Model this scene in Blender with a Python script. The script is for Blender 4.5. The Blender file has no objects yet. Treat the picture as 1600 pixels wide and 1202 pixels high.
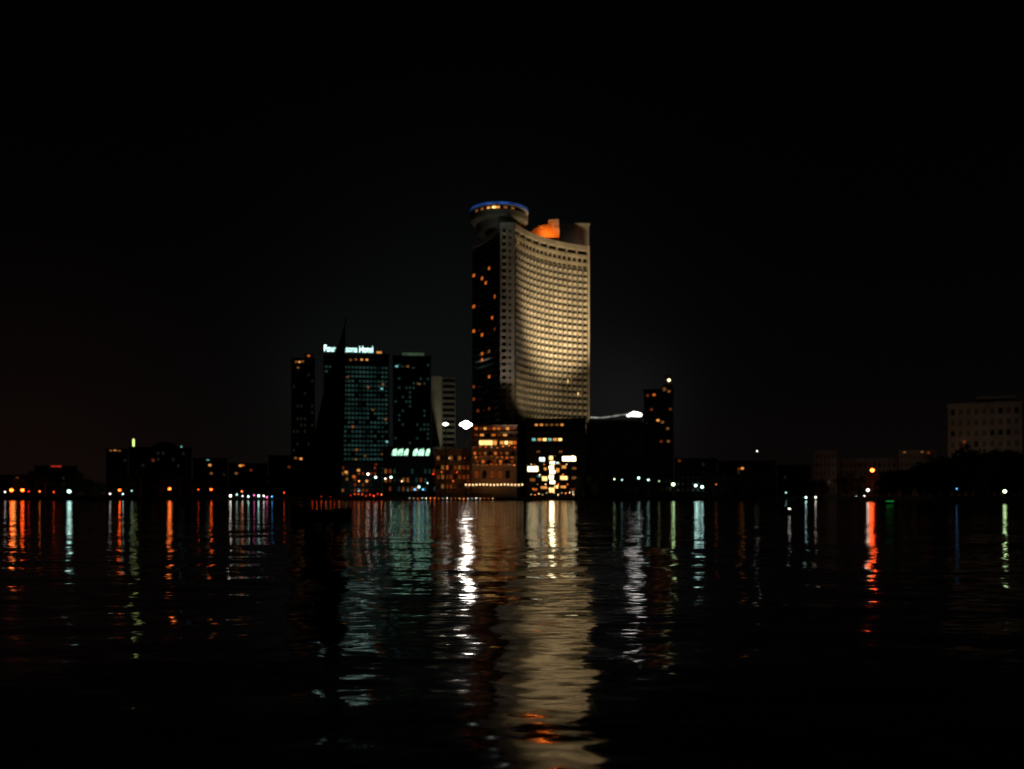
import bpy, math, random
from mathutils import Vector
random.seed(11)
col = bpy.context.scene.collection
F=1385.0; HY=773.0; CZ=2.5; GZ=1.2
def PX(px,Y): return (px-800)/F*Y
def PZ(py,Y): return CZ+(HY-py)/F*Y
R=math.radians
# ------------------------------------------------------------ materials
def mat(name,c,rough=0.8,var=0.3,scale=0.4,metal=0.0,spec=0.4):
    m=bpy.data.materials.new(name); m.use_nodes=True; nt=m.node_tree; b=nt.nodes['Principled BSDF']
    tc=nt.nodes.new('ShaderNodeTexCoord'); n=nt.nodes.new('ShaderNodeTexNoise'); n.inputs['Scale'].default_value=scale; n.inputs['Detail'].default_value=5
    nt.links.new(tc.outputs['Object'],n.inputs['Vector'])
    r=nt.nodes.new('ShaderNodeValToRGB'); r.color_ramp.elements[0].position=.3; r.color_ramp.elements[1].position=.7
    r.color_ramp.elements[0].color=[v*(1-var) for v in c]+[1]; r.color_ramp.elements[1].color=[min(1,v*(1+var*.5)) for v in c]+[1]
    nt.links.new(n.outputs['Fac'],r.inputs[0]); nt.links.new(r.outputs[0],b.inputs['Base Color'])
    b.inputs['Roughness'].default_value=rough; b.inputs['Metallic'].default_value=metal; b.inputs['Specular IOR Level'].default_value=spec
    return m
def emat(name,c,s,var=0.5,scale=0.8,sample=False):
    m=bpy.data.materials.new(name); m.use_nodes=True; nt=m.node_tree; nt.nodes.clear()
    o=nt.nodes.new('ShaderNodeOutputMaterial'); e=nt.nodes.new('ShaderNodeEmission'); e.inputs[0].default_value=(*c,1)
    if var>0:
        tc=nt.nodes.new('ShaderNodeTexCoord'); n=nt.nodes.new('ShaderNodeTexNoise'); n.inputs['Scale'].default_value=scale
        nt.links.new(tc.outputs['Object'],n.inputs['Vector'])
        mr=nt.nodes.new('ShaderNodeMapRange'); mr.inputs[1].default_value=.3; mr.inputs[2].default_value=.7
        mr.inputs[3].default_value=s*(1-var); mr.inputs[4].default_value=s*(1+var)
        nt.links.new(n.outputs['Fac'],mr.inputs[0]); nt.links.new(mr.outputs[0],e.inputs[1])
    else: e.inputs[1].default_value=s
    nt.links.new(e.outputs[0],o.inputs[0])
    if not sample: m.cycles.emission_sampling='NONE'
    return m
M=dict(
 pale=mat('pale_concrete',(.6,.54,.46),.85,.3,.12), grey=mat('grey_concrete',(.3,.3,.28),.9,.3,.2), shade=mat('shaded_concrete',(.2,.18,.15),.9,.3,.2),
 brown=mat('brown_stone',(.3,.2,.13),.9,.3,.3), dark=mat('dark_cladding',(.035,.035,.038),.8,.3,.3,0,.2),
 tan=mat('tan_render',(.36,.32,.26),.9,.3,.15), stone=mat('quay_stone',(.22,.2,.17),.95,.4,.8),
 glass=mat('dark_glass',(.015,.018,.022),.15,.3,.5,0,.6), blind=mat('drawn_blind',(.18,.155,.13),.8,.4,.5), metal=mat('dark_metal',(.08,.08,.085),.4,.2,1,.6),
 leaf=mat('foliage',(.05,.08,.03),.7,.5,1.2), bark=mat('bark',(.12,.09,.06),.9,.4,2), wood=mat('dark_wood',(.05,.035,.025),.9,.4,1.5,0,.1),
 cloth=mat('silhouette_sailcloth',(.06,.055,.05),.95,.2,.7,0,.05), soil=mat('bank_soil',(.09,.08,.06),.95,.4,.1), white=mat('white_paint',(.7,.7,.68),.5,.15,.6),  # sailcloth would be off-white; its unlit silhouette is put into the colour
 warm=emat('warm_room_light',(1,.38,.08),.95), warmd=emat('dim_warm_room_light',(1,.36,.08),.20), yellow=emat('yellow_room_light',(1,.62,.2),2.2),
 orange=emat('orange_room_light',(1,.21,.025),.6), oranged=emat('dim_orange_light',(1,.18,.03),.13), cream=emat('cream_hall_light',(1,.84,.46),4.5,.6,.5),
 teal=emat('teal_room_light',(.28,.8,.68),.034,.9,.12), tealb=emat('bright_teal_light',(.3,.95,.85),.6), cool=emat('cool_white_room',(.8,1,.9),1.8),
 green=emat('green_white_light',(.5,1,.66),1.4,.7,.5), blue=emat('blue_rim_light',(.03,.13,.55),.30,.8,.15), faint=emat('faint_window',(1,.75,.5),.010),
 sign=emat('sign_white',(.6,1,.92),2.6,.6,.2), roofw=emat('white_roof_strip',(1,.97,.85),.30,.9,.25), roofb=emat('bright_white_roof_light',(1,.93,.88),5,.6,.6),
)
LC=dict(orange=(1,.08,.008),amber=(1,.2,.03),white=(1,.88,.75),cyan=(.55,1,.88),green=(.68,1,.45),red=(1,.03,.01),deep=(1,.055,.006),pink=(1,.2,.5),blue=(.1,.5,1),neon=(.03,1,.15),warm=(1,.62,.28))
LS=.29
_lm={}
def lampmat(c,s):
    s=s*LS; k=(c,s)
    if k not in _lm: _lm[k]=emat(c+'_lamp_light',LC[c],s,0,1,True)
    return _lm[k]
# ------------------------------------------------------------ mesh builder
class MB:
    def __init__(s): s.v=[]; s.f=[]
    def add(s,vs,fs):
        k=len(s.v); s.v+= [tuple(v) for v in vs]; s.f+=[tuple(i+k for i in f) for f in fs]; return s
    def box(s,x0,x1,y0,y1,z0,z1):
        return s.add([(x0,y0,z0),(x1,y0,z0),(x1,y1,z0),(x0,y1,z0),(x0,y0,z1),(x1,y0,z1),(x1,y1,z1),(x0,y1,z1)],
          [(0,3,2,1),(4,5,6,7),(0,1,5,4),(1,2,6,5),(2,3,7,6),(3,0,4,7)])
    def prism(s,pts,z0,z1):
        n=len(pts); return s.add([(p[0],p[1],z0) for p in pts]+[(p[0],p[1],z1) for p in pts],
          [tuple(range(n))[::-1],tuple(range(n,2*n))]+[(i,(i+1)%n,n+(i+1)%n,n+i) for i in range(n)])
    def tube(s,path,rad,n=8):
        vs=[];fs=[]; m=len(path); path=[Vector(p) for p in path]
        if not hasattr(rad,'__len__'): rad=[rad]*m
        for i,p in enumerate(path):
            d=(path[min(i+1,m-1)]-path[max(i-1,0)]).normalized(); a=Vector((0,0,1)) if abs(d.z)<.9 else Vector((1,0,0))
            u=d.cross(a).normalized(); w=d.cross(u)
            for k in range(n):
                t=2*math.pi*k/n; vs.append(p+(u*math.cos(t)+w*math.sin(t))*rad[i])
        for i in range(m-1):
            for k in range(n): fs.append((i*n+k,i*n+(k+1)%n,(i+1)*n+(k+1)%n,(i+1)*n+k))
        fs.append(tuple(range(n))[::-1]); fs.append(tuple(range((m-1)*n,m*n)))
        return s.add(vs,fs)
    def lathe(s,prof,n=24,c=(0,0)):
        vs=[];fs=[];m=len(prof)
        for r,z in prof:
            for k in range(n):
                t=2*math.pi*k/n; vs.append((c[0]+r*math.cos(t),c[1]+r*math.sin(t),z))
        for i in range(m-1):
            for k in range(n): fs.append((i*n+k,i*n+(k+1)%n,(i+1)*n+(k+1)%n,(i+1)*n+k))
        return s.add(vs,fs)
    def ball(s,c,r,n=10,sz=1):
        m=6; pr=[(max(.001,r*math.sin(math.pi*i/m)),c[2]-r*sz*math.cos(math.pi*i/m)) for i in range(m+1)]
        return s.lathe(pr,n,(c[0],c[1]))
    def build(s,name,m,parent=None,smooth=False):
        me=bpy.data.meshes.new(name); me.from_pydata(s.v,[],s.f); me.materials.append(m if not isinstance(m,str) else M[m])
        if smooth: me.polygons.foreach_set('use_smooth',[True]*len(me.polygons))
        me.update(); o=bpy.data.objects.new(name,me); col.objects.link(o); o.parent=parent; return o
def tag(o,label,cat,group=None):
    o['label']=label; o['category']=cat
    if group: o['group']=group
    return o
def thing(name,label,cat,loc,rz=0,group=None):
    o=bpy.data.objects.new(name,None); col.objects.link(o); o.location=loc; o.rotation_euler=(0,0,rz); o.empty_display_size=.5
    return tag(o,label,cat,group)
def cp(o,parent,loc=(0,0,0)):
    c=o.copy(); col.objects.link(c); c.parent=parent; c.location=loc; return c
def light(kind,loc,power,c,target=None,size=30,rad=1.0,blend=.6):
    l=bpy.data.lights.new(kind.lower()+'_light',kind); l.energy=power; l.color=c; l.shadow_soft_size=rad
    o=bpy.data.objects.new(kind.lower()+'_light',l); col.objects.link(o); o.location=loc
    if kind=='SPOT':
        l.spot_size=R(size); l.spot_blend=blend
        o.rotation_euler=(Vector(target)-Vector(loc)).to_track_quat('-Z','Y').to_euler()
    return o
# ------------------------------------------------------------ windows and buildings
_wc={}
def window(root,x,z,w,h,key,y=0.0,pane=True):
    k=(round(w,2),round(h,2),key,pane)
    if k not in _wc:
        if pane:
            t=.14; b=MB(); b.box(-w/2-t,-w/2,-.16,0,-t,h+t); b.box(w/2,w/2+t,-.16,0,-t,h+t); b.box(-w/2,w/2,-.16,0,-t,0); b.box(-w/2,w/2,-.16,0,h,h+t)
            b.box(-.04,.04,-.14,-.02,0,h)
            fr=b.build('window','dark'); p=MB().box(-w/2,w/2,-.1,-.03,0,h).build('pane',key,fr); _wc[k]=[fr,p,False]
        else:
            fr=MB().box(-w/2,w/2,-.1,0,0,h).build('window',key); _wc[k]=[fr,None,False]
    e=_wc[k]
    if not e[2]:
        e[2]=True; fr=e[0]; fr.parent=root; fr.location=(x,y,z); return fr
    fr=cp(e[0],root,(x,y,z))
    if e[1]: cp(e[1],fr)
    return fr
def building(name,label,px0,px1,pyt,Y,depth,m,rz=None,cat='building',group=None,cap=True):
    W=PX(px1,Y)-PX(px0,Y); H=PZ(pyt,Y)-GZ; xc=(PX(px0,Y)+PX(px1,Y))/2
    if rz is None: rz=-math.atan(xc/Y)
    W*=math.cos(rz)
    r=thing(name,label,cat,(xc,Y,GZ),rz,group)
    MB().box(-W/2,W/2,0,depth,-.3,H-.8).build('wall',m,r)
    if cap:
        b=MB(); t=.35; z0,z1=H-.8,H; b.box(-W/2-t,W/2+t,-t,.3,z0,z1); b.box(-W/2-t,W/2+t,depth-.3,depth+t,z0,z1); b.box(-W/2-t,-W/2+.3,.3,depth-.3,z0,z1); b.box(W/2-.3,W/2+t,.3,depth-.3,z0,z1)
        b.build('parapet',m,r)
    return r,W,H
def grid(root,W,H,nx,nz,zlo,zhi,fw,fh,fn,mx=.5,cap=100,y=0.0):
    cw=(W-2*mx)/nx; ch=(zhi-zlo)/nz; w=cw*fw; h=ch*fh; cells=[]
    for j in range(nz):
        for i in range(nx):
            k=fn(i,j)
            if k: cells.append((k,-W/2+mx+cw*(i+.5),zlo+ch*(j+.5)-h/2))
    cells.sort(key=lambda c:{'glass':2,'teal':1,'faint':1}.get(c[0],0))
    rest={}
    for n,(k,x,z) in enumerate(cells):
        if n<cap: window(root,x,z,w,h,k,y,pane=(k not in('glass','teal','faint','blind')))
        else: rest.setdefault(k,[]).append((x,z))
    for k,l in rest.items():
        b=MB()
        for x,z in l: b.box(x-w/2,x+w/2,y-.1,y,z,z+h)
        o=b.build('window',k,root); o['kind']='stuff'
def at_px(root_x,Y,px,py): return PX(px,Y)-root_x, PZ(py,Y)-GZ
def spots(root,Y,lst,w,h,y=0.0):
    for px,py,k in lst:
        x,z=at_px(root.location.x,Y,px,py); window(root,x,z-h/2,w,h,k,y,pane=False)
def ledges(root,W,zs,m,d=.25,t=.3):
    for z in zs: MB().box(-W/2-d,W/2+d,-d,-.004,z,z+t).build('ledge',m,root)

# ------------------------------------------------------------ setting: water, ground
def setup_water():
    b=MB(); b.add([(-3500,-1500,0),(3500,-1500,0),(3500,2500,0),(-3500,2500,0)],[(0,1,2,3)])
    m=bpy.data.materials.new('river_water'); m.use_nodes=True; nt=m.node_tree; p=nt.nodes['Principled BSDF']; L=nt.links.new
    p.inputs['Base Color'].default_value=(.002,.003,.003,1); p.inputs['Roughness'].default_value=.075; p.inputs['IOR'].default_value=1.30
    tc=nt.nodes.new('ShaderNodeTexCoord')
    prev=None
    for sx,sy,rot,det,ax,ay,off in ((.12,.30,.12,2,.17,.12,3),(.34,.9,-.12,2,.12,.13,17),(1.6,4.0,.2,3,.09,.19,40)):
        mp=nt.nodes.new('ShaderNodeMapping'); mp.inputs['Scale'].default_value=(sx,sy,1); mp.inputs['Rotation'].default_value=(0,0,rot); mp.inputs['Location'].default_value=(off,off,0)
        L(tc.outputs['Object'],mp.inputs[0])
        n=nt.nodes.new('ShaderNodeTexNoise'); n.inputs['Scale'].default_value=1; n.inputs['Detail'].default_value=det; n.inputs['Distortion'].default_value=.5
        L(mp.outputs[0],n.inputs['Vector'])
        s=nt.nodes.new('ShaderNodeVectorMath'); s.operation='SUBTRACT'; s.inputs[1].default_value=(.5,.5,.5); L(n.outputs['Color'],s.inputs[0])
        k=nt.nodes.new('ShaderNodeVectorMath'); k.operation='MULTIPLY'; k.inputs[1].default_value=(ax,ay,0); L(s.outputs[0],k.inputs[0])
        if prev:
            a=nt.nodes.new('ShaderNodeVectorMath'); a.operation='ADD'; L(prev,a.inputs[0]); L(k.outputs[0],a.inputs[1]); prev=a.outputs[0]
        else: prev=k.outputs[0]
    a=nt.nodes.new('ShaderNodeVectorMath'); a.operation='ADD'; L(prev,a.inputs[0]); a.inputs[1].default_value=(0,0,1)
    nn=nt.nodes.new('ShaderNodeVectorMath'); nn.operation='NORMALIZE'; L(a.outputs[0],nn.inputs[0]); L(nn.outputs[0],p.inputs['Normal'])
    o=b.build('water',m); o['kind']='structure'; o['label']='dark rippled river water reflecting city lights'
setup_water()
SH=401.0
g=MB(); g.prism([(-3400,SH),(3400,SH),(3400,2400),(-3400,2400)],-1,GZ); o=g.build('ground','soil'); o['kind']='structure'
pts=[(PX(1372,330),400.5),(PX(1382,300),290),(PX(1440,270),262),(PX(1640,255),250),(PX(1900,250),250),(400,400.5)]
b=MB(); n=len(pts)
cx=sum(p[0] for p in pts)/n; cy=sum(p[1] for p in pts)/n
ring=[(p[0],p[1],-.8) for p in pts]; top=[(cx+(p[0]-cx)*.93,cy+(p[1]-cy)*.93,1.8) for p in pts]
b.add(ring+top,[tuple(range(n,2*n))]+[(i,(i+1)%n,n+(i+1)%n,n+i) for i in range(n)]); o=b.build('river_bank','soil'); o['kind']='structure'
w=MB(); w.box(-700,PX(1372,400),SH-1.2,SH-.01,-1.5,GZ+.1)
q=thing('quay_wall','long low stone quay wall along the far waterline','wall',(0,0,0)); w.build('wall','stone',q)
b=MB(); b.box(-700,PX(1372,400),SH-1.5,SH+.3,GZ+.103,GZ+.3); b.build('coping','stone',q)
b=MB()
for x in range(-650,160,3): b.tube([(x,SH-.6,GZ+.3),(x,SH-.6,GZ+1.2)],.05,5)
b.tube([(-650,SH-.6,GZ+1.2),(158,SH-.6,GZ+1.2)],.06,5); b.build('railing','metal',q)

# ------------------------------------------------------------ the curved hotel tower
TX,TY=0.0,440.0
T=thing('hotel_tower','tall pale floodlit hotel tower with concave balcony front and round rooftop restaurant','building',(TX,TY,0))
def arc(P0,P1,h0,h1,n):
    ch=math.dist(P0,P1); rad=ch/(2*math.sin(abs(h0-h1)/2)); cxx=P0[0]+rad*math.sin(h0); cyy=P0[1]-rad*math.cos(h0)
    out=[]
    for i in range(n+1):
        h=h0+(h1-h0)*i/n; out.append((cxx-rad*math.sin(h)-TX,cyy+rad*math.cos(h)-TY,math.sin(h),-math.cos(h)))
    return out
chd=math.atan2(481-440,41.0-1.3); NB=18; SUB=6
arcR=arc((1.3,440),(41.0,481),chd+R(25),chd-R(25),NB*SUB)
chl=math.atan2(440-476,-5.9+21.4); NL=9
arcL=arc((-21.4,476),(-5.9,440),chl+R(13),chl-R(13),NL*SUB)
def off(p,o): return (p[0]+p[2]*o,p[1]+p[3]*o)
def strip(b,A,i0,i1,o1,o2,z0,z1):
    outer=[off(A[i],o1(i) if callable(o1) else o1) for i in range(i0,i1+1)]; inner=[off(A[i],o2(i) if callable(o2) else o2) for i in range(i0,i1+1)]
    m=len(outer); vs=[(x,y,z0) for x,y in outer]+[(x,y,z0) for x,y in inner]+[(x,y,z1) for x,y in outer]+[(x,y,z1) for x,y in inner]; fs=[]
    for k in range(m-1):
        fs+=[(k,k+1,2*m+k+1,2*m+k),(m+k+1,m+k,3*m+k,3*m+k+1),(2*m+k,2*m+k+1,3*m+k+1,3*m+k),(k+1,k,m+k,m+k+1)]
    fs+=[(0,2*m,3*m,m),(m-1,2*m-1,4*m-1,3*m-1)]
    b.add(vs,fs)
ZT=137.0; Z0=39.0; NF=26; FH=(125.0-Z0)/NF
core=[off(p,-2.05) for p in arcL]+[(-5.9+.3,2.2),(1.1,2.2)]+[off(p,-2.05) for p in arcR]+[(43,48),(36,62),(0,70),(-22,52)]
MB().prism(core,GZ-.2,ZT-1).build('core_wall','dark',T)
MB().prism([(-5.9,0),(1.3,0),(1.15,2.1),(-5.6,2.1)],GZ-.1,ZT+.6).build('corner_wall','pale',T)
e=arcR[-1]; a1=off(e,.6); a2=off(e,-2.4); tx,ty=-e[3],e[2]
MB().prism([a1,(a1[0]+tx*.9,a1[1]+ty*.9),(a2[0]+tx*.9,a2[1]+ty*.9),a2],GZ-.1,ZT+.4).build('end_wall','pale',T)
nbal=[]; rest=MB()
for f in range(NF+1):
    z=Z0+f*FH
    b=MB(); strip(b,arcR,0,NB*SUB,.1,-2,z-.3,z); b.build('floor_slab','shade',T)  # slabs in darkened concrete, painting in shade under the balconies
    if f<NF:
        b=MB(); strip(b,arcR,0,NB*SUB,-1.9,-2,z+.01,z+FH-.34); b.build('window_band','glass',T)
        for i in range(NB):
            o1=lambda k,i=i: .15+1.1*math.sin(math.pi*(k-i*SUB)/SUB); o2=lambda k,i=i:-.05+1.1*math.sin(math.pi*(k-i*SUB)/SUB)
            tgt=MB() if (i>=14 and len(nbal)<100) else rest
            strip(tgt,arcR,i*SUB+1,(i+1)*SUB-1,o1,o2,z-.25,z+1.25)
            if tgt is not rest: nbal.append(tgt.build('balcony','pale',T))
rest.build('balcony','pale',T)['kind']='stuff'
for i in range(1,NB):
    p=arcR[i*SUB]; t=(-p[3]*.2,p[2]*.2); a=off(p,.55); c=off(p,-1.88)
    MB().prism([(a[0]-t[0],a[1]-t[1]),(a[0]+t[0],a[1]+t[1]),(c[0]+t[0],c[1]+t[1]),(c[0]-t[0],c[1]-t[1])],Z0+.004,125).build('balcony_divider','grey',T)
for z0,z1,oo in ((126.2,128.0,.35),(130.6,132.2,.35),(134.6,137.3,.5)):
    b=MB(); strip(b,arcR,0,NB*SUB,oo,-2,z0,z1); b.build('facade_band','tan',T)
for z0,z1 in ((125.0,126.2),(128,130.6),(132.2,134.6)):
    b=MB(); strip(b,arcR,0,NB*SUB,-1.2,-2,z0+.01,z1-.01); b.build('window_band','glass',T)
    for i in range(0,NB+1,2 if z0>131 else 1):
        b=MB(); j0=max(0,i*SUB-1); j1=min(NB*SUB,i*SUB+1); strip(b,arcR,j0,j1,.1,-1.15,z0+.005,z1-.005); b.build('pier','tan',T)
b=MB(); strip(b,arcR,0,NB*SUB,.1,-2,GZ,Z0-.4); b.build('base_wall','brown',T)
for f in range(NF+3):
    z=Z0+f*FH+1.0; window(T,-3.9,z,1.5,1.6,'glass',0,False); window(T,-1.0,z,1.0,1.2,'glass',0,False)
    MB().box(-5.2,-2.7,-.9,-.004,z-1.0,z-.1).build('corner_balcony','pale',T)
for f in range(NF+3):
    z=Z0+f*FH
    if z<ZT-3:
        b=MB(); strip(b,arcL,0,NL*SUB,.1,-2,z-.9,z+.5); b.build('side_band','dark',T)  # the side's lack of light is put into this dark colour
        b=MB(); strip(b,arcL,0,NL*SUB,-1.6,-2,z+.51,z+FH-.91); b.build('window_band','glass',T)
b=MB(); strip(b,arcL,0,NL*SUB,.3,-2,ZT-2.5,ZT+.3); b.build('side_band','grey',T)
def litcell(A,n,px,py,key,z_lo,fs,depth):
    best=None
    for i in range(n):
        p=A[i*SUB+SUB//2]; x,y=off(p,depth); Yw=y+TY
        for f in range(fs):
            z=z_lo+f*FH+.95; qx=800+(x+TX)/Yw*F; qy=HY-(z+.7-CZ)/Yw*F; d=(qx-px)**2+(qy-py)**2
            if best is None or d<best[0]: best=(d,i,f)
    _,i,f=best; z=z_lo+f*FH
    b=MB(); strip(b,A,i*SUB+1,(i+1)*SUB-2,depth+.05,depth,z+.6,z+FH-1.15); b.build('window',key,T)
for px,py,k in ((848,462,'yellow'),(862,465,'yellow'),(828,507,'warm'),(884,598,'yellow'),(893,563,'warm'),(815,432,'warm'),(812,425,'warm'),(868,500,'yellow'),(905,520,'warm'),(835,560,'warm'),(850,622,'warm'),(900,612,'yellow'),(876,470,'warm'),(840,540,'warm'),(820,470,'warm'),(858,440,'warm'),(880,450,'yellow'),(868,560,'warm')):
    litcell(arcR,NB,px,py,k,Z0,NF,-1.85)
for px,py in ((763,418),(756,432),(760,441),(742,428),(776,465),(741,512),(756,520),(774,516),(753,548),(763,550),(754,565),(741,608),(742,620),(762,585),(770,495),(742,478),(766,640),(746,642)):
    litcell(arcL,NL,px,py,random.choice(['oranged','orange','warmd','orange']),Z0,NF+2,.12)
b=MB(); strip(b,arcR,9,13,-1.1,-1.15,128.3,130.3); b.build('window','yellow',T)
x0,x1=PX(872,488),PX(920,488)
MB().box(x0,x1,46,60,ZT-1.5,PZ(353,488)).build('penthouse','grey',T)
MB().box(x0-.5,x1+.5,45.5,60.5,PZ(353,488)+.01,PZ(351,488)).build('penthouse_roof','grey',T)
# sloping roof wedge lit orange
Yp=475; zz=lambda y:PZ(y,Yp)
prof=[(830,362),(842,353),(856,351),(857,344),(873,343),(874,372),(830,372)]
b=MB(); m_=len(prof); b.add([(PX(x,Yp),34.5,zz(y)) for x,y in prof]+[(PX(x,Yp),41,zz(y)) for x,y in prof],[tuple(range(m_))[::-1],tuple(range(m_,2*m_))]+[(i,(i+1)%m_,m_+(i+1)%m_,m_+i) for i in range(m_)]); b.build('sloping_roof_block','tan',T)
for x,y in ((846,357),(862,350),(869,356)): MB().box(PX(x,Yp)-1.0,PX(x,Yp)+1.0,34.3,34.45,zz(y)-.5,zz(y)+.6).build('roof_lamp','orange',T)
for x in (850,858,866): light('POINT',(PX(x,Yp-4),TY+31,zz(366)),1100,(1,.16,.012),rad=.4)
light('POINT',(PX(900,478),TY+40,ZT+3.5),70,(1,.85,.7),rad=.5)  # weak added light to lift the penthouse front; no lamp stands there
cxr,cyr=PX(780,455),15.0
def lath(name,m,prof,n=48,smooth=False): return MB().lathe(prof,n,(cxr,cyr)).build(name,m,T,smooth)
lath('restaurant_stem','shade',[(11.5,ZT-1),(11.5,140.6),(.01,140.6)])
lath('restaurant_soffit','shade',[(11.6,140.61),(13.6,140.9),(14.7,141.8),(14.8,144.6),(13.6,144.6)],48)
lath('restaurant_glazing','glass',[(13.6,144.61),(13.6,146.7)],48)
lath('restaurant_roof','grey',[(13.4,146.71),(15.0,146.71),(15.0,148.1),(13.5,148.5),(4,149.5),(.01,149.7)],48)
lath('blue_rim_strip','blue',[(15.01,146.9),(15.05,147.0),(15.05,147.8),(15.01,148.0)],48)
for k,kk in ((-100,'yellow'),(-112,'warm'),(-92,'warm'),(-128,'warmd'),(-76,'warmd'),(-60,'warmd'),(-145,'warmd')):
    a0=R(k-4);a1=R(k+4); r1,r2=13.65,13.75
    MB().prism([(cxr+r1*math.cos(a0),cyr+r1*math.sin(a0)),(cxr+r2*math.cos(a0),cyr+r2*math.sin(a0)),(cxr+r2*math.cos(a1),cyr+r2*math.sin(a1)),(cxr+r1*math.cos(a1),cyr+r1*math.sin(a1))],145.2,146.2).build('window',kk,T)
MB().tube([(cxr,cyr,149.6),(cxr,cyr,152)],.12,6).build('mast','metal',T)
light('POINT',(cxr-3,TY-9,138),220,(.75,.95,.9),rad=.5)  # unseen light put in to show the restaurant's underside
# floodlights for the front, no fixtures built; the weak low-aimed ones are added fill
for lx,ly,lz,tx_,tz,pw,sz in ((40,429,42,24,88,150000,58),(52,432,42,30,94,215000,60),(66,436,42,28,98,190000,54),(28,424,43,10,112,26000,50),(50,428,43,30,50,30000,70),(16,418,44,7,62,16000,55)):
    light('SPOT',(lx,ly,lz),pw,(1,.73,.38),(tx_,465,tz),sz,1.2,1.0)
light('SPOT',(-2,404,9),42000,(1,.86,.7),(-2,440,90),40,1,1)

# ------------------------------------------------------------ podium buildings
r,W,H=building('podium_block','brown terraced podium block with glowing orange windows below the tower corner',737,808,664,424,14,'brown')
rx=r.location.x
def prow(py,pxs,keys,w,h,y=0.0):
    for i,px in enumerate(pxs):
        x,z=at_px(rx,424,px,py); window(r,x,z-h/2,w,h,keys[i%len(keys)],y)
prow(670,range(744,806,7),['orange','oranged','warm','oranged','orange'],1.4,1.2)
prow(680,range(744,806,9),['oranged','warm','glass','orange'],1.8,1.0)
prow(692,(752,759,766,773),['yellow','yellow','yellow','warm'],1.9,2.2)
prow(692,(784,791,798,804),['warm','yellow','warm','orange'],1.6,1.6)
for k,(py,dp) in enumerate(((700,2.2),(716,3.6),(728,5.2))):
    z=PZ(py,424)-GZ; zb=PZ((716,728,757)[k],424)-GZ
    MB().box(-W/2+.2*k,W/2-.2*k,-dp,-.003 if k==0 else -(2.2,3.6)[k-1]-.003,(0 if k==2 else zb),z).build('terrace','brown',r)
    MB().box(-W/2+.2*k,W/2-.2*k,-dp-.08,-dp-.003,z-.2,z+.9).build('terrace_rail','tan',r)
    for px in range(741+k*3,806,9-k):
        x,_=at_px(rx,424,px,py); MB().ball((x,-dp-.3,z+.3+random.uniform(-.4,.6)),.2,6).build('terrace_lamp',lampmat(random.choice(['amber','orange','warm','amber']),random.choice([2,6,14])),r,True)
prow(709,(742,750,758,766,774,783,792,801),['orange','oranged','warmd','glass'],1.3,1.4,-2.2)
prow(722,(746,755,764,773,782,791,800),['oranged','orange','glass'],1.3,1.3,-3.6)
prow(742,(745,757,769,781,793),['oranged','glass','oranged'],1.8,3.4,-5.2)
ledges(r,W,[PZ(686,424)-GZ,PZ(676,424)-GZ],'brown',.8,.5)
r2,W2,H2=building('low_annexe','low brown annexe left of the podium block with dim orange window rows',680,736,702,428,12,'brown')
grid(r2,W2,H2,8,4,3,H2-2,.6,.45,lambda i,j:random.choice(['oranged','glass','oranged','glass','warmd','orange' if j>1 else 'glass']))
ledges(r2,W2,[7,13],'brown')
for i in range(9):
    px=684+i*6; x,z=at_px(r2.location.x,428,px,random.choice([716,738,752])); MB().ball((x,-.5,z),.2,6).build('terrace_lamp',lampmat(random.choice(['amber','orange','warm']),random.choice([3,6,12])),r2,True)
r,W,H=building('dark_podium_block','broad dark podium block with bright cream lit hall at its foot',822,915,654,428,30,'dark')
rx=r.location.x; Yd=428
def pd(px,py,w,h,k,pane=True):
    x,z=at_px(rx,Yd,px,py); window(r,x,z-h/2,w,h,k,pane=pane)
for px in (838,846,854,862,870,878): pd(px,664,1.4,.9,random.choice(['warmd','warmd','warm']))
for px,k in ((834,'tealb'),(843,'warm'),(851,'yellow'),(859,'tealb'),(867,'warm'),(875,'yellow')): pd(px,687,1.7,1.2,k)
for px,py,w,h,k in ((847,718,2.6,1.9,'cool'),(889,717,6.4,2.2,'cream'),(833,733,5.4,2.4,'cream'),(861,716,1.8,1.8,'yellow'),(863,724,2.2,1.6,'cream'),(861,731,2.6,1.6,'cream'),(863,738,2.6,1.8,'cream'),(861,746,2.4,2.0,'cream'),(863,754,2.4,1.6,'cream'),(862,766,2.4,2.2,'yellow'),
  (851,748,2.4,2,'yellow'),(871,735,1.6,2,'warm'),(881,730,2.0,1.3,'warm'),(881,747,3.4,1.7,'yellow'),(897,747,2.2,1.2,'warmd'),(832,750,2.4,1.4,'warmd'),(869,761,1.8,1.4,'yellow'),(880,761,2.6,1.1,'warm'),(850,762,3.0,1.1,'warm'),(897,732,2.0,1.0,'warmd'),(842,744,1.3,1.1,'tealb'),(871,724,1.2,1.0,'cool'),(852,733,1.2,1.2,'warm'),(836,765,2,1,'orange'),(895,765,2,1,'oranged'),(841,706,1.6,.8,'warmd'),(876,706,1.6,.8,'warmd')): pd(px,py,w,h,k)
ledges(r,W,[PZ(y,Yd)-GZ for y in (657,674,698,725.8,741.5,757.3)],'dark',.7,.35)
for px in (824,841,857.2,868,904,913):
    x,_=at_px(rx,Yd,px,700); MB().box(x-.2,x+.2,-1.3,-.75,0,PZ(706,Yd)-GZ).build('column','dark',r)
for i in range(20):
    px=824+i*4.3+random.uniform(-2,2); x,z=at_px(rx,Yd,px,random.choice([713,726,742,757,764,769])); MB().ball((x,-1.0,z),.22,6).build('terrace_lamp',lampmat(random.choice(['amber','warm','warm','white']),random.choice([4,9,18])),r,True)
r,W,H=building('casino_wing','dark windowless wing with broken white light along its curved roof edge',916,1006,658,434,24,'dark',cap=False)
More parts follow.
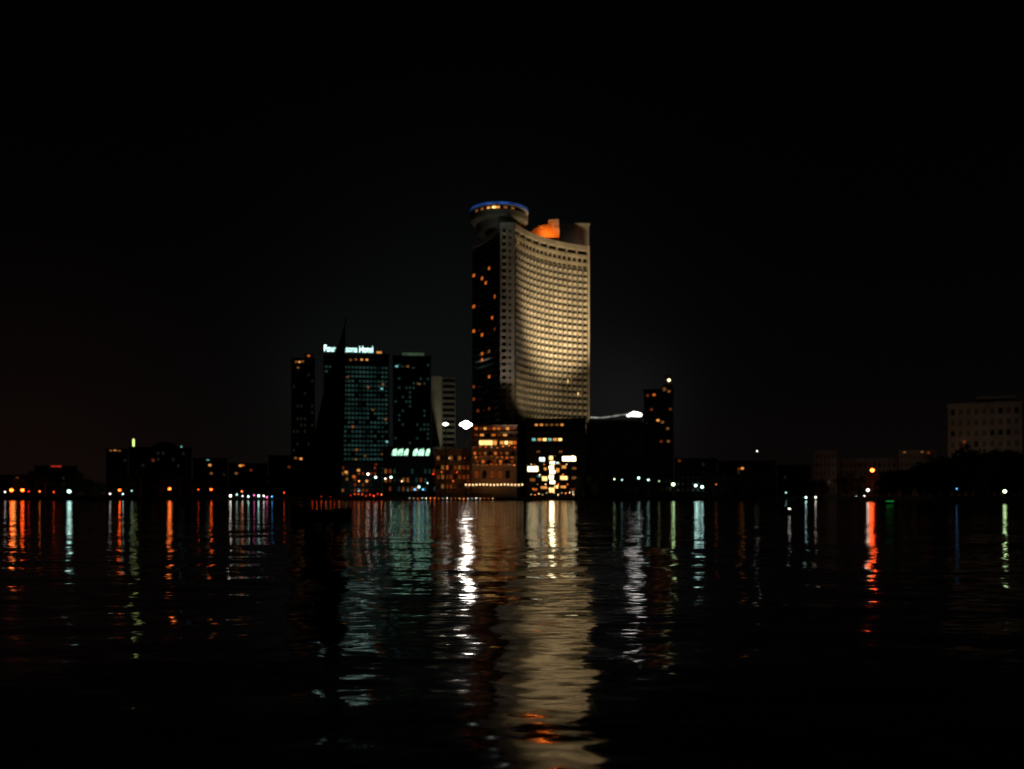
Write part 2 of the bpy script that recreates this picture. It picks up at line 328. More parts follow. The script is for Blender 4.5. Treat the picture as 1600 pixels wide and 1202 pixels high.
rx=r.location.x; Yd=434
pts=[at_px(rx,Yd,922+i*6,652+1.5*math.sin(i*.5)-(i*.25)) for i in range(12)]
b=MB()
for k,((xa,za),(xb,zb)) in enumerate(zip(pts,pts[1:])):
    hh=(.12,.2,.1,.25,.14,.08,.3,.2,.12,.28,.35)[k]
    b.add([(xa,-2,za-hh),(xb,-2,zb-hh),(xb,-2,zb+hh),(xa,-2,za+hh),(xa,.5,za-hh),(xb,.5,zb-hh),(xb,.5,zb+hh),(xa,.5,za+hh)],[(0,1,2,3),(3,2,6,7),(1,0,4,5),(4,7,6,5)])
b.build('curved_roof_edge','roofw',r)
for px,py,ww,hh in ((981,650.5,.8,.5),(985.5,649,1.0,.9),(990,648,1.2,1.3),(995,648.5,1.2,1.3),(999.5,649.5,.9,.9)):
    x,z=at_px(rx,Yd,px,py); q=MB().lathe([(.01,-.2),(ww*.6,-.12),(ww,0),(ww,.2)],10); q.v=[(vx+x,vz-2.4,z+vy*hh/ww) for vx,vy,vz in q.v]; q.build('roof_lamp','roofb',r)
x,z=at_px(rx,Yd,991,648.5); MB().box(x-3.3,x+3.3,-2.04,0,H-.8,z+.2).build('roof_light_housing','dark',r)
MB().box(-W/2+1,W/2-1,-1,22,H-.79,H+.6).build('roof_deck','dark',r)
ledges(r,W,[8,16,24],'dark')
for i in range(6): window(r,-W/2+3+i*4.6,17,2.4,2,'glass',0,False)

def mast(px,py,Y,heads,label,strength):
    z=PZ(py,Y); t=thing('floodlight_mast',label,'floodlight',(PX(px,Y),Y,GZ)); h=z-GZ
    MB().tube([(0,.6,-.2),(0,.6,h*.5),(0,.6,h)],[.5,.35,.22],8).build('pole','metal',t)
    xs=[a[0] for a in heads]; MB().box(min(xs),max(xs)+.1,.35,.5,h-.12,h+.12).build('crossbar','metal',t)
    for x,dz,s in heads:
        q=MB().lathe([(s,0),(s,.25),(s*.6,.5),(.01,.5)],18); q.v=[(vx+x,vz-.2,h+dz+vy) for vx,vy,vz in q.v]; o=q.build('lamp_housing','metal',t)
        q=MB().lathe([(.01,-.25),(s*.6,-.16),(s*.96,0)],18); q.v=[(vx+x,vz-.2,h+dz+vy) for vx,vy,vz in q.v]; q.build('lens',lampmat('white',strength*min(1.2,s)),o)
mast(728,664,416,[(0,0,1.75),(-2.1,.2,.7),(2.15,0,.7)],'tall mast with brilliant white floodlights left of the podium block',190)
mast(696,663,416,[(0,0,.75),(1.1,.0,.4),(-1,.0,.4)],'smaller floodlight mast just left of the brightest white one',40)

# ------------------------------------------------------------ hotel complex on the left
r,W,H=building('hotel_wing','dark leftmost hotel wing with a few warm lights at its roof',455,492,560,540,22,'dark')
grid(r,W,H,6,20,3,H-4,.5,.45,lambda i,j:'faint' if random.random()<.25 else 'glass',cap=60)
spots(r,540,[(463,566,'warmd'),(468,566,'warm'),(473,565,'warmd'),(482,556,'orange'),(466,575,'warmd')],1.4,1.0,-.15)
MB().box(1,6,2,8,H-.79,H+3.5).build('lift_room','dark',r)
r,W,H=building('sign_hotel','dark hotel block with glowing rooftop name sign and teal window rows',506,608,552,520,26,'dark')
def hf(i,j):
    v=random.random()
    if v<.02: return 'warmd'
    if i>=5: return 'teal' if v<.93 else 'glass'
    return 'teal' if v<.25 else 'glass'
grid(r,W,H,17,28,2,H-7,.68,.5,hf)
spots(r,520,[(565,562,'warm'),(573,562,'warm'),(556,562,'warmd'),(594,550,'warm'),(590,550,'warm'),(598,600,'warmd'),(596,607,'tealb'),(575,605,'warmd'),(548,563,'warmd'),(543,590,'warmd'),(582,640,'warmd'),(604,690,'tealb'),(602,655,'warmd'),(570,712,'warmd'),(590,716,'teal'),(556,718,'warmd')],1.4,1.0,-.15)
ledges(r,W,[H-5,H-1.6]+[6+k*9.1 for k in range(8)],'dark',.5,.35)
MB().box(8,17,3,16,H-.79,H+1.5).build('lift_room','dark',r)
def text(name,s,w,h,m,parent,loc):
    c=bpy.data.curves.new(name,'FONT'); c.body=s; c.extrude=.12; c.offset=.004; c.align_x='CENTER'; c.resolution_u=3
    t=bpy.data.objects.new(name,c); col.objects.link(t); bpy.context.view_layer.update()
    me=bpy.data.meshes.new_from_object(t.evaluated_get(bpy.context.evaluated_depsgraph_get())); bpy.data.objects.remove(t)
    xs=[v.co.x for v in me.vertices]; ys=[v.co.y for v in me.vertices]; sx=w/(max(xs)-min(xs)); sy=h/(max(ys)-min(ys))
    cxm=(max(xs)+min(xs))/2; ym=min(ys)
    for v in me.vertices: v.co=Vector(((v.co.x-cxm)*sx,-v.co.z,(v.co.y-ym)*sy))
    me.materials.clear(); me.materials.append(M[m]); o=bpy.data.objects.new(name,me); col.objects.link(o); o.parent=parent; o.location=loc; return o
t=thing('roof_sign','white rooftop name sign on the dark hotel block','sign',(PX(545,519),518.6,PZ(552,520)),R(10))
text('letters','Four Seasons Hotel',28,3.8,'sign',t,(0,-.6,.3))
b=MB(); b.box(-14,14,-.3,-.15,.1,.3); b.box(-14,14,-.3,-.15,2.0,2.15)
for x in (-13,-6.5,0,6.5,13): b.box(x-.08,x+.08,-.15,.0,0,3)
b.build('support_frame','metal',t)
r,W,H=building('crowned_hotel','dark hotel block with a dim green lit crown',614,673,556,515,24,'dark')
grid(r,W,H,10,24,14,H-4,.6,.5,lambda i,j:'teal' if random.random()<.22 else 'glass',cap=80)
spots(r,515,[(620,573,'tealb'),(629,573,'teal'),(637,573,'warmd'),(646,575,'teal'),(655,600,'warmd')],1.6,1.0,-.15)
b=MB(); x0=PX(627,515)-r.location.x; x1=PX(664,515)-r.location.x; b.box(x0,x1,2,14,H-.79,H+2.4); b.build('crown','grey',r)
mg=emat('crown_glow',(.45,.8,.45),.07,.4,.2); MB().box(x0+.5,x1-.5,1.85,1.98,H-.2,H+2.0).build('crown_light',mg,r)
r,W,H=building('slab_block','pale grey slab block with two blank end walls beside the crowned hotel',675,712,590,500,18,'grey')
x0=PX(674,500)-r.location.x; x1=PX(690,500)-r.location.x
MB().box(x0,x1,-2.0,-.02,0,H+.4).build('end_wall','pale',r)
for k in range(18): MB().box(x1+.6,W/2-.3,-1.0,-.01,H-4-k*3.3,H-2.8-k*3.3).build('balcony','tan',r); MB().box(x1+.7,W/2-.6,-.12,-.012,H-2.79-k*3.3,H-.9-k*3.3).build('window','glass',r)
light('SPOT',(PX(700,470),462,14),12000,(1,.97,.66),(PX(692,500),500,52),55,1,1)  # added spot without a fixture, brightens the pale slab walls
r,W,H=building('shopping_hall','long low hall with slanting green-white lit arch windows',598,690,698,470,20,'dark')
rx=r.location.x
for px,wd in ((616,2.4),(625,2.8),(634,2.0),(648,2.2),(657,3.0),(667,2.2)):
    x,z=at_px(rx,470,px,712); b=MB(); hh=3.7; pr=[(-wd/2,0),(wd/2,0),(wd/2+.5,hh*.7),(wd/2+.2,hh),(-wd/2+1,hh*.85),(-wd/2+.3,hh*.5)]
    b.add([(x+a,-.12,z+c) for a,c in pr]+[(x+a,-.02,z+c) for a,c in pr],[tuple(range(6)),(6,11,10,9,8,7)]+[(i,(i+1)%6,6+(i+1)%6,6+i) for i in range(6)]); b.build('arch_window','green',r)
grid(r,W,H,13,3,2,16,.5,.5,lambda i,j:random.choice(['glass','glass','glass','oranged','teal','warmd']))
ledges(r,W,[17.2],'dark',.5)

# ------------------------------------------------------------ other buildings
def simple(label,px0,px1,pyt,Y,dep,m,nx,nz,lit,probs,name='city_building',rz=None):
    r,W,H=building(name,label,px0,px1,pyt,Y,dep,m,rz)
    ks,ps=zip(*probs)
    if nx: grid(r,W,H,nx,nz,2,H-1.6,.5,.5,lambda i,j:random.choices(ks,ps)[0])
    spots(r,Y,lit,1.4,1.1,-.16); return r,W,H
G=[('glass',12),('faint',1)]
simple('low dark building at the far left edge with dim windows',-30,52,742,470,16,'dark',12,3,[(25,747,'oranged')],G)
r,W,H=simple('small dark building with a dull red roof light, far left',55,120,728,460,14,'dark',8,4,[],G)
MB().box(-2.5,2.5,-.5,-.36,H-.7,H+.1).build('red_sign',emat('dull_red_sign',(1,.05,.02),.35,.3),r)
simple('narrow building with a small warm lit top floor on the left bank',166,200,701,480,14,'dark',5,7,[(174,704,'warmd'),(180,703,'warm'),(186,704,'warmd')],G)
r,W,H=simple('broad dark building with a yellow-green roof beacon on the left bank',202,300,699,500,18,'dark',12,7,[(240,720,'oranged')],G)
b=MB(); b.lathe([(7,H-.79),(7,H+.5),(6,H+2),(3.5,H+3.2),(.01,H+3.8)],20,(2,9)); b.build('dome','dark',r,True)
MB().ball((11,1,H+.6),.5,8).build('roof_lamp','tealb',r)
x,z=at_px(r.location.x,500,212,693); MB().box(x-.5,x+.5,0,.6,z-2,z+2.2).build('beacon',emat('beacon_light',(.8,1,.3),1.6,.2),r)
simple('mid height dark building with scattered lamps, right end of left bank',302,355,716,490,16,'dark',7,6,[(325,718,'tealb'),(328,727,'warm'),(330,740,'warmd')],G)
simple('low block with an orange lit window left of the sailboat',357,418,724,475,16,'dark',8,4,[(380,727,'orange'),(376,728,'warm'),(392,735,'oranged'),(370,740,'warmd')],G)
simple('dark block behind the sail, left of the sign hotel',420,505,712,480,16,'dark',10,4,[(462,716,'warmd'),(470,717,'warm'),(452,730,'oranged')],[('glass',1)])
simple('low row of dim orange lit restaurants below the sign hotel',506,597,722,450,14,'dark',14,5,[(560,735,'warm'),(530,748,'orange'),(553,745,'orange'),(587,725,'oranged'),(541,738,'warm'),(573,752,'warm'),(519,741,'warmd')],[('glass',7),('oranged',2),('warmd',1)])
r,W,H=simple('slender dark block with scattered amber rooms right of the tower',1006,1052,608,455,18,'dark',7,12,[(1012,618,'oranged'),(1022,617,'orange'),(1038,609,'warm'),(1045,612,'warmd'),(1028,657,'warm'),(1035,660,'warmd'),(1043,670,'warmd'),(1044,690,'warmd'),(1033,690,'oranged'),(1047,640,'oranged'),(1018,640,'oranged')],[('glass',1)])
x,z=at_px(r.location.x,455,1045,594); b=MB(); b.box(x-2.5,x+1.8,2,8,H-.79,z+2.5); b.build('lift_room','dark',r); MB().ball((x,1.6,z),.65,8).build('roof_lamp','cream',r)
MB().tube([(x,5,z+2.5),(x,5,z+7)],.15,6).build('aerial','metal',r)
simple('low dark building right of the amber slender block',1054,1120,716,450,16,'dark',8,5,[(1062,720,'oranged')],G)
simple('low wide building with one warm window near centre right',1122,1212,720,460,16,'dark',10,5,[(1160,732,'warm'),(1155,733,'oranged')],G)
simple('dim building between low wide building and pale square building',1214,1268,726,470,16,'dark',7,4,[],G)
B_=[('blind',10),('glass',3)]
simple('pale square low building on the right bank',1271,1307,703,480,14,'tan',5,5,[],B_)
simple('long low grey building right of the pale square one',1309,1402,716,500,16,'tan',12,4,[(1345,718,'faint')],B_)
simple('low building with warm lit roof edge beside the large right building',1404,1462,703,480,14,'tan',8,5,[(1415,706,'warmd'),(1440,706,'warmd'),(1449,708,'oranged')],B_)
r,W,H=simple('large pale building with window grid at the right edge',1480,1596,629,420,22,'tan',9,8,[(1510,690,'oranged')],B_,'apartment_building')
MB().box(-W/2+12,W/2-2,3,14,H-.79,H+3).build('roof_block','tan',r); ledges(r,W,[8,15,22,29],'tan')
simple('dark building at the far right edge beyond the pale one',1602,1680,664,430,20,'dark',6,6,[],G)
light('SPOT',(PX(1500,395),378,18),2500,(1,.8,.6),(PX(1530,420),420,30),80,1,1)  # lights of this block are added, without fixtures, to lift dim building fronts
light('SPOT',(PX(1290,440),440,8),600,(1,.85,.7),(PX(1290,480),480,16),60,1,1)
light('SPOT',(PX(1350,445),450,8),650,(1,.7,.6),(PX(1350,500),500,16),90,1,1)
light('SPOT',(PX(1430,440),445,8),500,(1,.8,.65),(PX(1430,480),480,20),70,1,1)
light('SPOT',(PX(770,405),402,5),2600,(1,.42,.15),(PX(768,424),424,22),110,1,1)
light('SPOT',(PX(705,405),404,5),700,(1,.42,.15),(PX(705,428),428,14),110,1,1)
light('POINT',(PX(862,410),408,6),700,(1,.8,.5))
light('SPOT',(PX(560,430),430,4),1300,(.7,1,.85),(PX(560,520),520,25),70,1,1)
light('SPOT',(PX(640,440),440,4),1000,(.6,1,.8),(PX(640,515),515,30),60,1,1)

# ------------------------------------------------------------ lamps on the promenade
POLE=None
def lamp(px,py,c,r,s,label,Y=403,group=None,base=GZ,name='street_lamp'):
    global POLE
    z=PZ(py,Y); h=z-base; t=thing(name,label,'street lamp',(PX(px,Y),Y,base),0,group)
    if POLE is None:
        POLE=MB().lathe([(.28,0),(.28,.06),(.12,.1),(.09,.5),(.07,1),(.001,1)],8).build('pole','metal',t); p=POLE
    else: p=cp(POLE,t)
    p.scale=(1,1,max(.4,h-r*.8))
    MB().ball((0,0,h),r,10,.85).build('globe',lampmat(c,s),t,True)
    MB().lathe([(r*.5,h+r*.78),(r*.45,h+r),(.05,h+r*1.2)],8).build('lamp_cap','metal',t)
P=[(18,766,'orange',.75,60,'bright orange street lamp nearest the left edge'),(35,766,'orange',.7,60,'second orange street lamp from the left edge'),
(8,769,'white',.35,12,'tiny pale lamp at the extreme left edge'),(62,768,'amber',.35,14,'faint amber lamp left of the first blue-white lamp'),(84,769,'orange',.3,12,'faint orange lamp just left of the first blue-white lamp'),
(108,768,'cyan',.8,17,'bright blue-white lamp on the left bank'),(45,768,'red',.3,12,'tiny red lamp beside the two leftmost orange lamps'),
(172,772,'white',.35,16,'small white lamp left of the third orange lamp'),(187,766,'orange',.5,55,'third orange street lamp from the left'),(192,772,'cyan',.35,14,'small blue-white lamp under the third orange lamp'),(206,767,'cyan',.3,8,'tiny blue-white lamp right of the third orange lamp'),
(265,764,'orange',.55,65,'lone orange street lamp midway along the left bank'),(310,765,'orange',.3,14,'faint orange lamp left of a brighter one on the left bank'),(330,765,'orange',.42,50,'orange lamp nearest the party boat'),
(378,768,'amber',.3,20,'faint amber lamp above the party boat'),(444,770,'orange',.3,12,'faint orange lamp left of the sail'),
(575,741,'white',.45,28,'upper small white lamp below the sign hotel'),(587,746,'cyan',.5,24,'small white lamp right of and below its upper neighbour'),(611,746,'cyan',.5,20,'small white lamp below the shopping hall'),(602,748,'white',.35,16,'small faint white lamp between two white lamps below the hotels'),
(561,752,'amber',.3,24,'small amber lamp lower left of the white lamps below the sign hotel'),(628,752,'warm',.3,16,'small warm lamp below the left arch windows'),(668,755,'cyan',.3,12,'small blue-white lamp below the right arch windows'),
(677,741,'red',.35,10,'single small red lamp below the annexe'),
(960,749,'green',.35,12,'faint greenish lamp right of the lit hall'),(972,750,'cyan',.35,8,'faint white lamp right of the lit hall'),(998,747,'cyan',.55,14,'left lamp of a close white pair right of the hall'),(1013,750,'cyan',.5,10,'right lamp of a close white pair right of the hall'),(1030,752,'green',.3,7,'faint green lamp left of the single greenish-white lamp'),
(1052,757,'green',.75,30,'bright greenish-white street lamp right of centre'),(1087,759,'cyan',.6,28,'left lamp of the bright pair right of centre'),(1097,761,'cyan',.6,32,'right lamp of the bright pair right of centre'),
(1183,705,'white',.35,12,'tiny white lamp high above the low wide building on the right bank'),
(1228,770,'cyan',.3,8,'faint lamp on the quay above the rowing boat'),(1119,757,'amber',.25,8,'faint amber lamp right of the bright pair'),
(1363,735,'deep',.8,200,'intense red-orange lamp on the right bank'),(1356,766,'white',.6,26,'white lamp just below the red-orange one')]
for px,py,c,rr,s,lb in P: lamp(px,py,c,rr,s,lb)
lamp(1570,768,'green',.45,40,'greenish-white lamp at the edge of the wooded bank, far right',Y=262,base=1.5)
lamp(1495,764,'blue',.2,10,'tiny bluish lamp among the trees of the wooded bank',Y=262,base=1.5)
for px,c,k in ((20,(1,.25,.05),400),(108,(.6,1,.9),200),(265,(1,.25,.05),200),(1090,(.6,1,.9),250),(1360,(1,.2,.05),300)):
    light('POINT',(PX(px,402),402.3,7),k,c)

# ------------------------------------------------------------ boats
def hull(L,B,D,fb,rise=.5,n=17):
    b=MB(); vs=[]
    for i in range(n):
        t=-1+2*i/(n-1); x=t*L/2; w=B/2*(1-abs(t)**2.6*(.98 if t>0 else .55)); zt=fb+rise*max(0,t)**2+rise*.35*max(0,-t)**2; zk=-D*(1-max(0,t)**3)
        for a,zz in ((1,zt),(.93,zt*.35),(.6,zk*.7),(0,zk),(-.6,zk*.7),(-.93,zt*.35),(-1,zt)): vs.append((x,w*a,zz))
        vs.append((x,0,zt-.12))
    fs=[]
    for i in range(n-1):
        for k in range(7): fs.append((i*8+k,i*8+k+1,(i+1)*8+k+1,(i+1)*8+k))
        fs.append((i*8+7,i*8,(i+1)*8,(i+1)*8+7))
    fs.append(tuple(range(8)))
    return b.add(vs,fs)
Yf=90.0; fx=PX(500,Yf)
t=thing('sailboat','black silhouetted sailboat with one tall pointed lateen sail on the river','sailboat',(fx,Yf,0))
hr=R(238); h=hull(8.2,2.6,.6,.85,.7); ca,sa=math.cos(hr),math.sin(hr); h.v=[(x*ca-y*sa,x*sa+y*ca,z) for x,y,z in h.v]; h.build('hull','wood',t)
left=[(539.5,503),(536,517),(529,540),(521,565),(512,592),(505,620),(498,650),(492,680),(486,710),(481,742),(476,776)]
right=[(540.5,503),(541,517),(541,540),(541,565),(541,592),(541,620),(540,650),(539,680),(538,710),(535.5,742),(532,776)]
b=MB(); NC=8; vs=[]
for k,((lx,ly),(qx,qy)) in enumerate(zip(left,right)):
    for j in range(NC+1):
        u=j/NC; px=lx+(qx-lx)*u; py=ly+(qy-ly)*u; bul=math.sin(math.pi*u)*math.sin(math.pi*k/10)*1.0
        vs.append((PX(px,Yf)-fx,bul-.8*u+.3,PZ(py,Yf)))
b.add(vs,[(k*(NC+1)+j,k*(NC+1)+j+1,(k+1)*(NC+1)+j+1,(k+1)*(NC+1)+j) for k in range(10) for j in range(NC)]); b.build('sail','cloth',t,True)
b=MB(); b.tube([(PX(x,Yf)-fx-.03,.3,PZ(y,Yf)) for x,y in [(540.5,495)]+left+[(474,784)]],[.05]+[.08]*2+[.1]*9+[.09],7); b.build('yard','wood',t)
b=MB(); b.tube([(.25,.55,.5),(.45,.5,7.5)],[.14,.09],8); b.build('mast','wood',t)
b=MB(); b.tube([(PX(476,Yf)-fx,.3,PZ(777,Yf)),(PX(532,Yf)-fx,-.5,PZ(777,Yf))],.06,6); b.build('boom','wood',t)
rr_=Vector((-4.1*ca,-4.1*sa,0)); b=MB(); b.tube([rr_+Vector((0,0,-.4)),rr_+Vector((0,0,1.2))],.13,6); b.build('rudder','wood',t)
b=MB(); b.tube([rr_+Vector((0,0,1.15)),rr_*.65+Vector((0,0,1.35))],.05,6); b.build('tiller','wood',t)
def smallboat(px,Y,L,B,label,lamps,rz=0,cabin=True,name='motorboat',cat='boat'):
    t=thing(name,label,cat,(PX(px,Y),Y,0),rz); hull(L,B,.35,.6,.4).build('hull','wood',t)
    if cabin:
        b=MB(); b.prism([(-L*.28,-B*.3),(L*.12,-B*.3),(L*.18,0),(L*.12,B*.3),(-L*.28,B*.3)],1.75,1.85)
        for x,y in ((-L*.26,-B*.27),(-L*.26,B*.27),(L*.1,-B*.27),(L*.1,B*.27)): b.tube([(x,y,.5),(x,y,1.76)],.04,5)
        b.build('canopy','metal',t)
    b=MB(); b.box(-L*.2,-L*.14,-B*.4,B*.4,.42,.5); b.box(L*.1,L*.16,-B*.38,B*.38,.42,.5); b.build('seat','wood',t)
    for x,z,c,r,s in lamps:
        MB().tube([(x,-B*.31,.4),(x,-B*.31,z)],.03,5).build('lamp_post','metal',t); MB().ball((x,-B*.31,z),r,8).build('lamp_globe',lampmat(c,s),t,True)
    return t
smallboat(1228,115,4.0,1.3,'small dark boat with one white lamp on the open water, right',[(0,PZ(799,115)+.15,'white',.24,18)],1.1,False,'rowing_boat')
smallboat(1266,385,11,2.6,'motorboat with two white lamps moored at the right bank',[(-2.1,PZ(778,385)+.2,'cyan',.4,20),(2.1,PZ(778,385)+.2,'white',.35,20)])
smallboat(1325,384,12,2.6,'motorboat with three white lamps moored near the red-orange lamp',[(-3.4,PZ(778,385)+.2,'white',.35,28),(-1,PZ(777,385)+.2,'cyan',.25,14),(3.3,PZ(777.5,385)+.2,'cyan',.42,28)])
t=smallboat(1388,235,5.5,1.8,'small boat with a green neon strip beside the wooded bank',[])
MB().box(-.9,1.1,-.72,-.62,.70,.80).build('neon_strip',lampmat('neon',1.8),t)
smallboat(1348,382,7,2,'small boat with a single white lamp under the red-orange lamp',[(.5,PZ(776,382)+.2,'white',.3,16)])
smallboat(655,388,9,2.8,'cyan lit motorboat moored below the shopping hall',[(-1.8,PZ(765,388),'blue',.4,9),(0,PZ(761,388),'cyan',.6,7),(1.8,PZ(765,388),'blue',.4,9)])
def barge(px0,px1,Y,zc,label,bulbs,name,cm='white',deckz=.5):
    L=PX(px1,Y)-PX(px0,Y); t=thing(name,label,'boat',((PX(px0,Y)+PX(px1,Y))/2,Y,0)); B=6
    b=MB(); b.prism([(-L/2,-B/2),(L/2-2,-B/2),(L/2,0),(L/2-2,B/2),(-L/2,B/2)],-.5,deckz); b.build('hull','wood',t)
    b=MB(); b.box(-L/2+1,L/2-2.5,-B/2+.3,B/2-.3,zc,zc+.18); b.build('canopy',cm,t)
    n=max(2,int(L/4))
    for k in range(n+1):
        x=-L/2+1.3+(L-4.2)*k/n; b=MB(); b.tube([(x,-B/2+.5,deckz),(x,-B/2+.5,zc)],.06,5); b.build('post','metal',t)
    b=MB(); b.tube([(-L/2+1,-B/2+.35,deckz+.9),(L/2-2.5,-B/2+.35,deckz+.9)],.04,5); b.build('railing','metal',t)
    for x,y,c,r,s in bulbs:
        MB().ball((PX(x,Y-3)-t.location.x,-B/2+.1,PZ(y,Y-3)),r,8).build('bulb',lampmat(c,s),t,True)
    return t
barge(722,822,394,5.9,'floating restaurant with a straight row of warm white bulbs under the tower',[(728+i*5.5,757.5+.3*math.sin(i),'warm',.4,8) for i in range(17)],'floating_restaurant')
barge(632,778,388,2.6,'long low pontoon boat with small dotted lamps on the waterline',[(640+i*6.5,779+random.uniform(-.5,.5),random.choice(['white','warm','amber']),.16,random.choice([5,10,20])) for i in range(21)],'pontoon_boat','dark')
barge(352,432,386,2.9,'party boat with white and pink lamps left of the sail',[(360,775,'white',.42,26),(370,773,'cyan',.3,12),(379,775,'white',.3,12),(388,776,'cyan',.36,16),(397,774,'pink',.3,11),(404,775,'cyan',.42,18),(412,775,'white',.33,16),(417,777,'pink',.33,11),(425,776,'blue',.28,11)],'party_boat','dark')
barge(542,606,392,3.4,'riverside dining boat with dim orange bulbs right of the sail',[(548+i*6,773+random.uniform(-3,3),random.choice(['orange','amber','red','orange']),.24,random.choice([4,8,16])) for i in range(9)],'dining_boat','dark')
barge(440,538,392,2.8,'low dark boat with red-orange bulbs moored behind the sail',[(488+i*7,774+random.uniform(-2,2),random.choice(['orange','amber','red','orange']),.24,random.choice([4,8,14])) for i in range(7)],'dining_boat','dark')
barge(824,905,393,3.0,'low landing pontoon with warm bulbs in front of the lit hall',[(830+i*6,771+random.uniform(-2,3),random.choice(['amber','warm','warm']),.2,random.choice([5,9,15])) for i in range(12)],'landing_pontoon','dark')

# ------------------------------------------------------------ trees
def crown_mesh(h,rx,rz,nc,nl,seed):
    rnd=random.Random(seed); b=MB()
    for c in range(nc):
        a=rnd.uniform(0,6.28); u=rnd.uniform(.2,1); cz=rnd.uniform(-1.0,.9); rr=math.sqrt(max(.15,1-cz*cz))*u
        C=Vector((rx*rr*math.cos(a),rx*rr*math.sin(a),h+rz*cz)); cr=rnd.uniform(.28,.45)*rx
        for k in range(nl):
            d=Vector((rnd.gauss(0,1),rnd.gauss(0,1),rnd.gauss(0,.8))).normalized()*cr*rnd.uniform(.4,1.05); p=C+d
            u1=Vector((rnd.gauss(0,1),rnd.gauss(0,1),rnd.gauss(0,1))).normalized(); u2=u1.orthogonal().normalized(); s=rnd.uniform(.22,.46)
            b.add([p-u1*s,p+u2*s*.6,p+u1*s,p-u2*s*.6],[(0,1,2,3)])
    return b
def tree_proto(kind,seed):
    rnd=random.Random(seed)
    if kind=='palm':
        tr=MB().tube([(0,0,-.2),(.2,0,4),(.1,.1,9)],[.35,.25,.2],8); cr=MB()
        for k in range(22):
            a=k*2.4; el=rnd.uniform(-.2,1.1); pts=[Vector((.1,.1,9))]; d=Vector((math.cos(a)*math.cos(el),math.sin(a)*math.cos(el),math.sin(el)))
            for s in range(5): pts.append(pts[-1]+d*.7); d=(d+Vector((0,0,-.28))).normalized()
            for s in range(5):
                u=(pts[s+1]-pts[s]).cross(Vector((0,0,1))).normalized()*(.5-.07*s); q=Vector((0,0,-.25))
                cr.add([pts[s],pts[s+1],pts[s+1]+u+q,pts[s]+u+q],[(0,1,2,3)]); cr.add([pts[s],pts[s+1],pts[s+1]-u+q,pts[s]-u+q],[(0,1,2,3)])
        return tr,cr
    tr=MB().tube([(0,0,-.2),(.1,0,2),(0,.2,5)],[.4,.28,.16],8)
    for k in range(6):
        a=k*1.05+seed; tr.tube([(0,.1,2.2+.3*k),(math.cos(a)*1.3,math.sin(a)*1.3,4+.3*k),(math.cos(a)*2.2,math.sin(a)*2.2,5.2+.3*k)],[.14,.09,.04],5)
    return tr,crown_mesh(5.0,3.6,3.4,22,60,seed)
PR=[]
for kind,sd in (('tree',1),('tree',5),('palm',3)):
    tr,cr=tree_proto(kind,sd); PR.append([tr,cr,kind,None])
def tree(px,Y,h,k,label,group,base=GZ):
    p=PR[k]; s=h/(10.5 if k==2 else 8.9)
    t=thing('palm_tree' if k==2 else 'tree',label,'tree',(PX(px,Y),Y,base),random.uniform(0,6.28),group); t.scale=(s*random.uniform(.85,1.25),s,s)
    if p[3] is None: p[3]=(p[0].build('trunk','bark',t),p[1].build('crown','leaf',t))
    else: cp(p[3][0],t); cp(p[3][1],t)
for i in range(22):
    tree(-8+i*21+random.uniform(-7,7),random.uniform(408,430),random.uniform(6,14),random.choice([0,1,0,1,2]),'dark tree in the shadowy row along the left bank promenade','trees along the left bank')
for i in range(7):
    tree(912+i*17+random.uniform(-5,5),random.uniform(408,420),random.uniform(8,13),random.choice([0,1]),'dark tree between the lit hall and the bright lamp pair','trees right of the lit hall')
for i in range(16):
    tree(1110+i*18+random.uniform(-6,6),random.uniform(408,428),random.uniform(7,13),random.choice([0,1,1,2]),'dark tree in the shadowy row along the right bank promenade','trees along the right bank')
for i in range(24):
    px=1388+i*9.6+random.uniform(-4,4); hh=8+min(1,(px-1380)/110)*7+random.uniform(-2,1.5)
    tree(px,random.uniform(280,320),hh,random.choice([0,1]),'tall black tree massed on the wooded bank at the right','trees on the wooded bank',1.6)

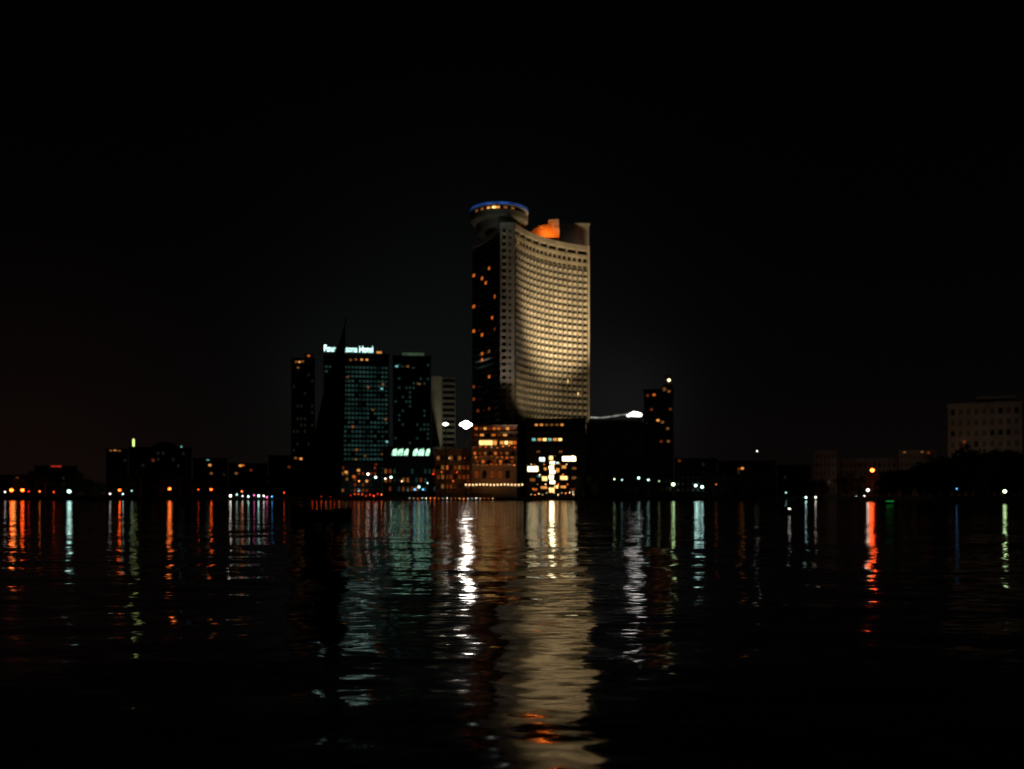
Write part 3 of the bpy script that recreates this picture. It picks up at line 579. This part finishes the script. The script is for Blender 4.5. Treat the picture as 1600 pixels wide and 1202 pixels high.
# ------------------------------------------------------------ sky
w=bpy.data.worlds.new('World'); bpy.context.scene.world=w; w.use_nodes=True; nt=w.node_tree; nt.nodes.clear(); L=nt.links.new
out=nt.nodes.new('ShaderNodeOutputWorld'); bg=nt.nodes.new('ShaderNodeBackground'); tc=nt.nodes.new('ShaderNodeTexCoord')
sep=nt.nodes.new('ShaderNodeSeparateXYZ'); L(tc.outputs['Generated'],sep.inputs[0])
rp=nt.nodes.new('ShaderNodeValToRGB'); cr=rp.color_ramp; cr.elements[0].position=0; cr.elements[0].color=(.0028,.0018,.0017,1); cr.elements[1].position=.5; cr.elements[1].color=(.0003,.0002,.0003,1)
e=cr.elements.new(.12); e.color=(.0014,.0011,.0011,1); e=cr.elements.new(.28); e.color=(.0006,.0005,.0005,1)
L(sep.outputs['Z'],rp.inputs[0])
def glow(d,p,c,prev):
    dt=nt.nodes.new('ShaderNodeVectorMath'); dt.operation='DOT_PRODUCT'; dt.inputs[1].default_value=Vector(d).normalized(); L(tc.outputs['Generated'],dt.inputs[0])
    mx=nt.nodes.new('ShaderNodeMath'); mx.operation='MAXIMUM'; mx.inputs[1].default_value=0; L(dt.outputs['Value'],mx.inputs[0])
    pw=nt.nodes.new('ShaderNodeMath'); pw.operation='POWER'; pw.inputs[1].default_value=p; L(mx.outputs[0],pw.inputs[0])
    sc=nt.nodes.new('ShaderNodeVectorMath'); sc.operation='SCALE'; sc.inputs[0].default_value=c; L(pw.outputs[0],sc.inputs['Scale'])
    ad=nt.nodes.new('ShaderNodeVectorMath'); ad.operation='ADD'; L(prev,ad.inputs[0]); L(sc.outputs[0],ad.inputs[1]); return ad.outputs[0]
s=glow((-.04,1,.12),55,(.0026,.0033,.0032),rp.outputs[0])
s=glow((.13,1,.10),500,(.0040,.0038,.0042),s)
s=glow((-.19,1,.11),300,(.0014,.0022,.0020),s)
s=glow((-.55,1,.03),80,(.0024,.0008,.0005),s)
L(s,bg.inputs[0]); bg.inputs[1].default_value=1
L(bg.outputs[0],out.inputs[0])
# ------------------------------------------------------------ camera
c=bpy.data.cameras.new('Camera'); cam=bpy.data.objects.new('Camera',c); col.objects.link(cam); cam.location=(0,0,CZ); cam.rotation_euler=(R(90),0,0)
c.sensor_width=36; c.lens=F/1600*36; c.shift_y=(HY-601)/1600; c.clip_end=6000; c.clip_start=.1
c.dof.use_dof=True; c.dof.focus_distance=20; c.dof.aperture_fstop=.66
bpy.context.scene.camera=cam
bpy.context.scene.view_settings.view_transform='Standard'
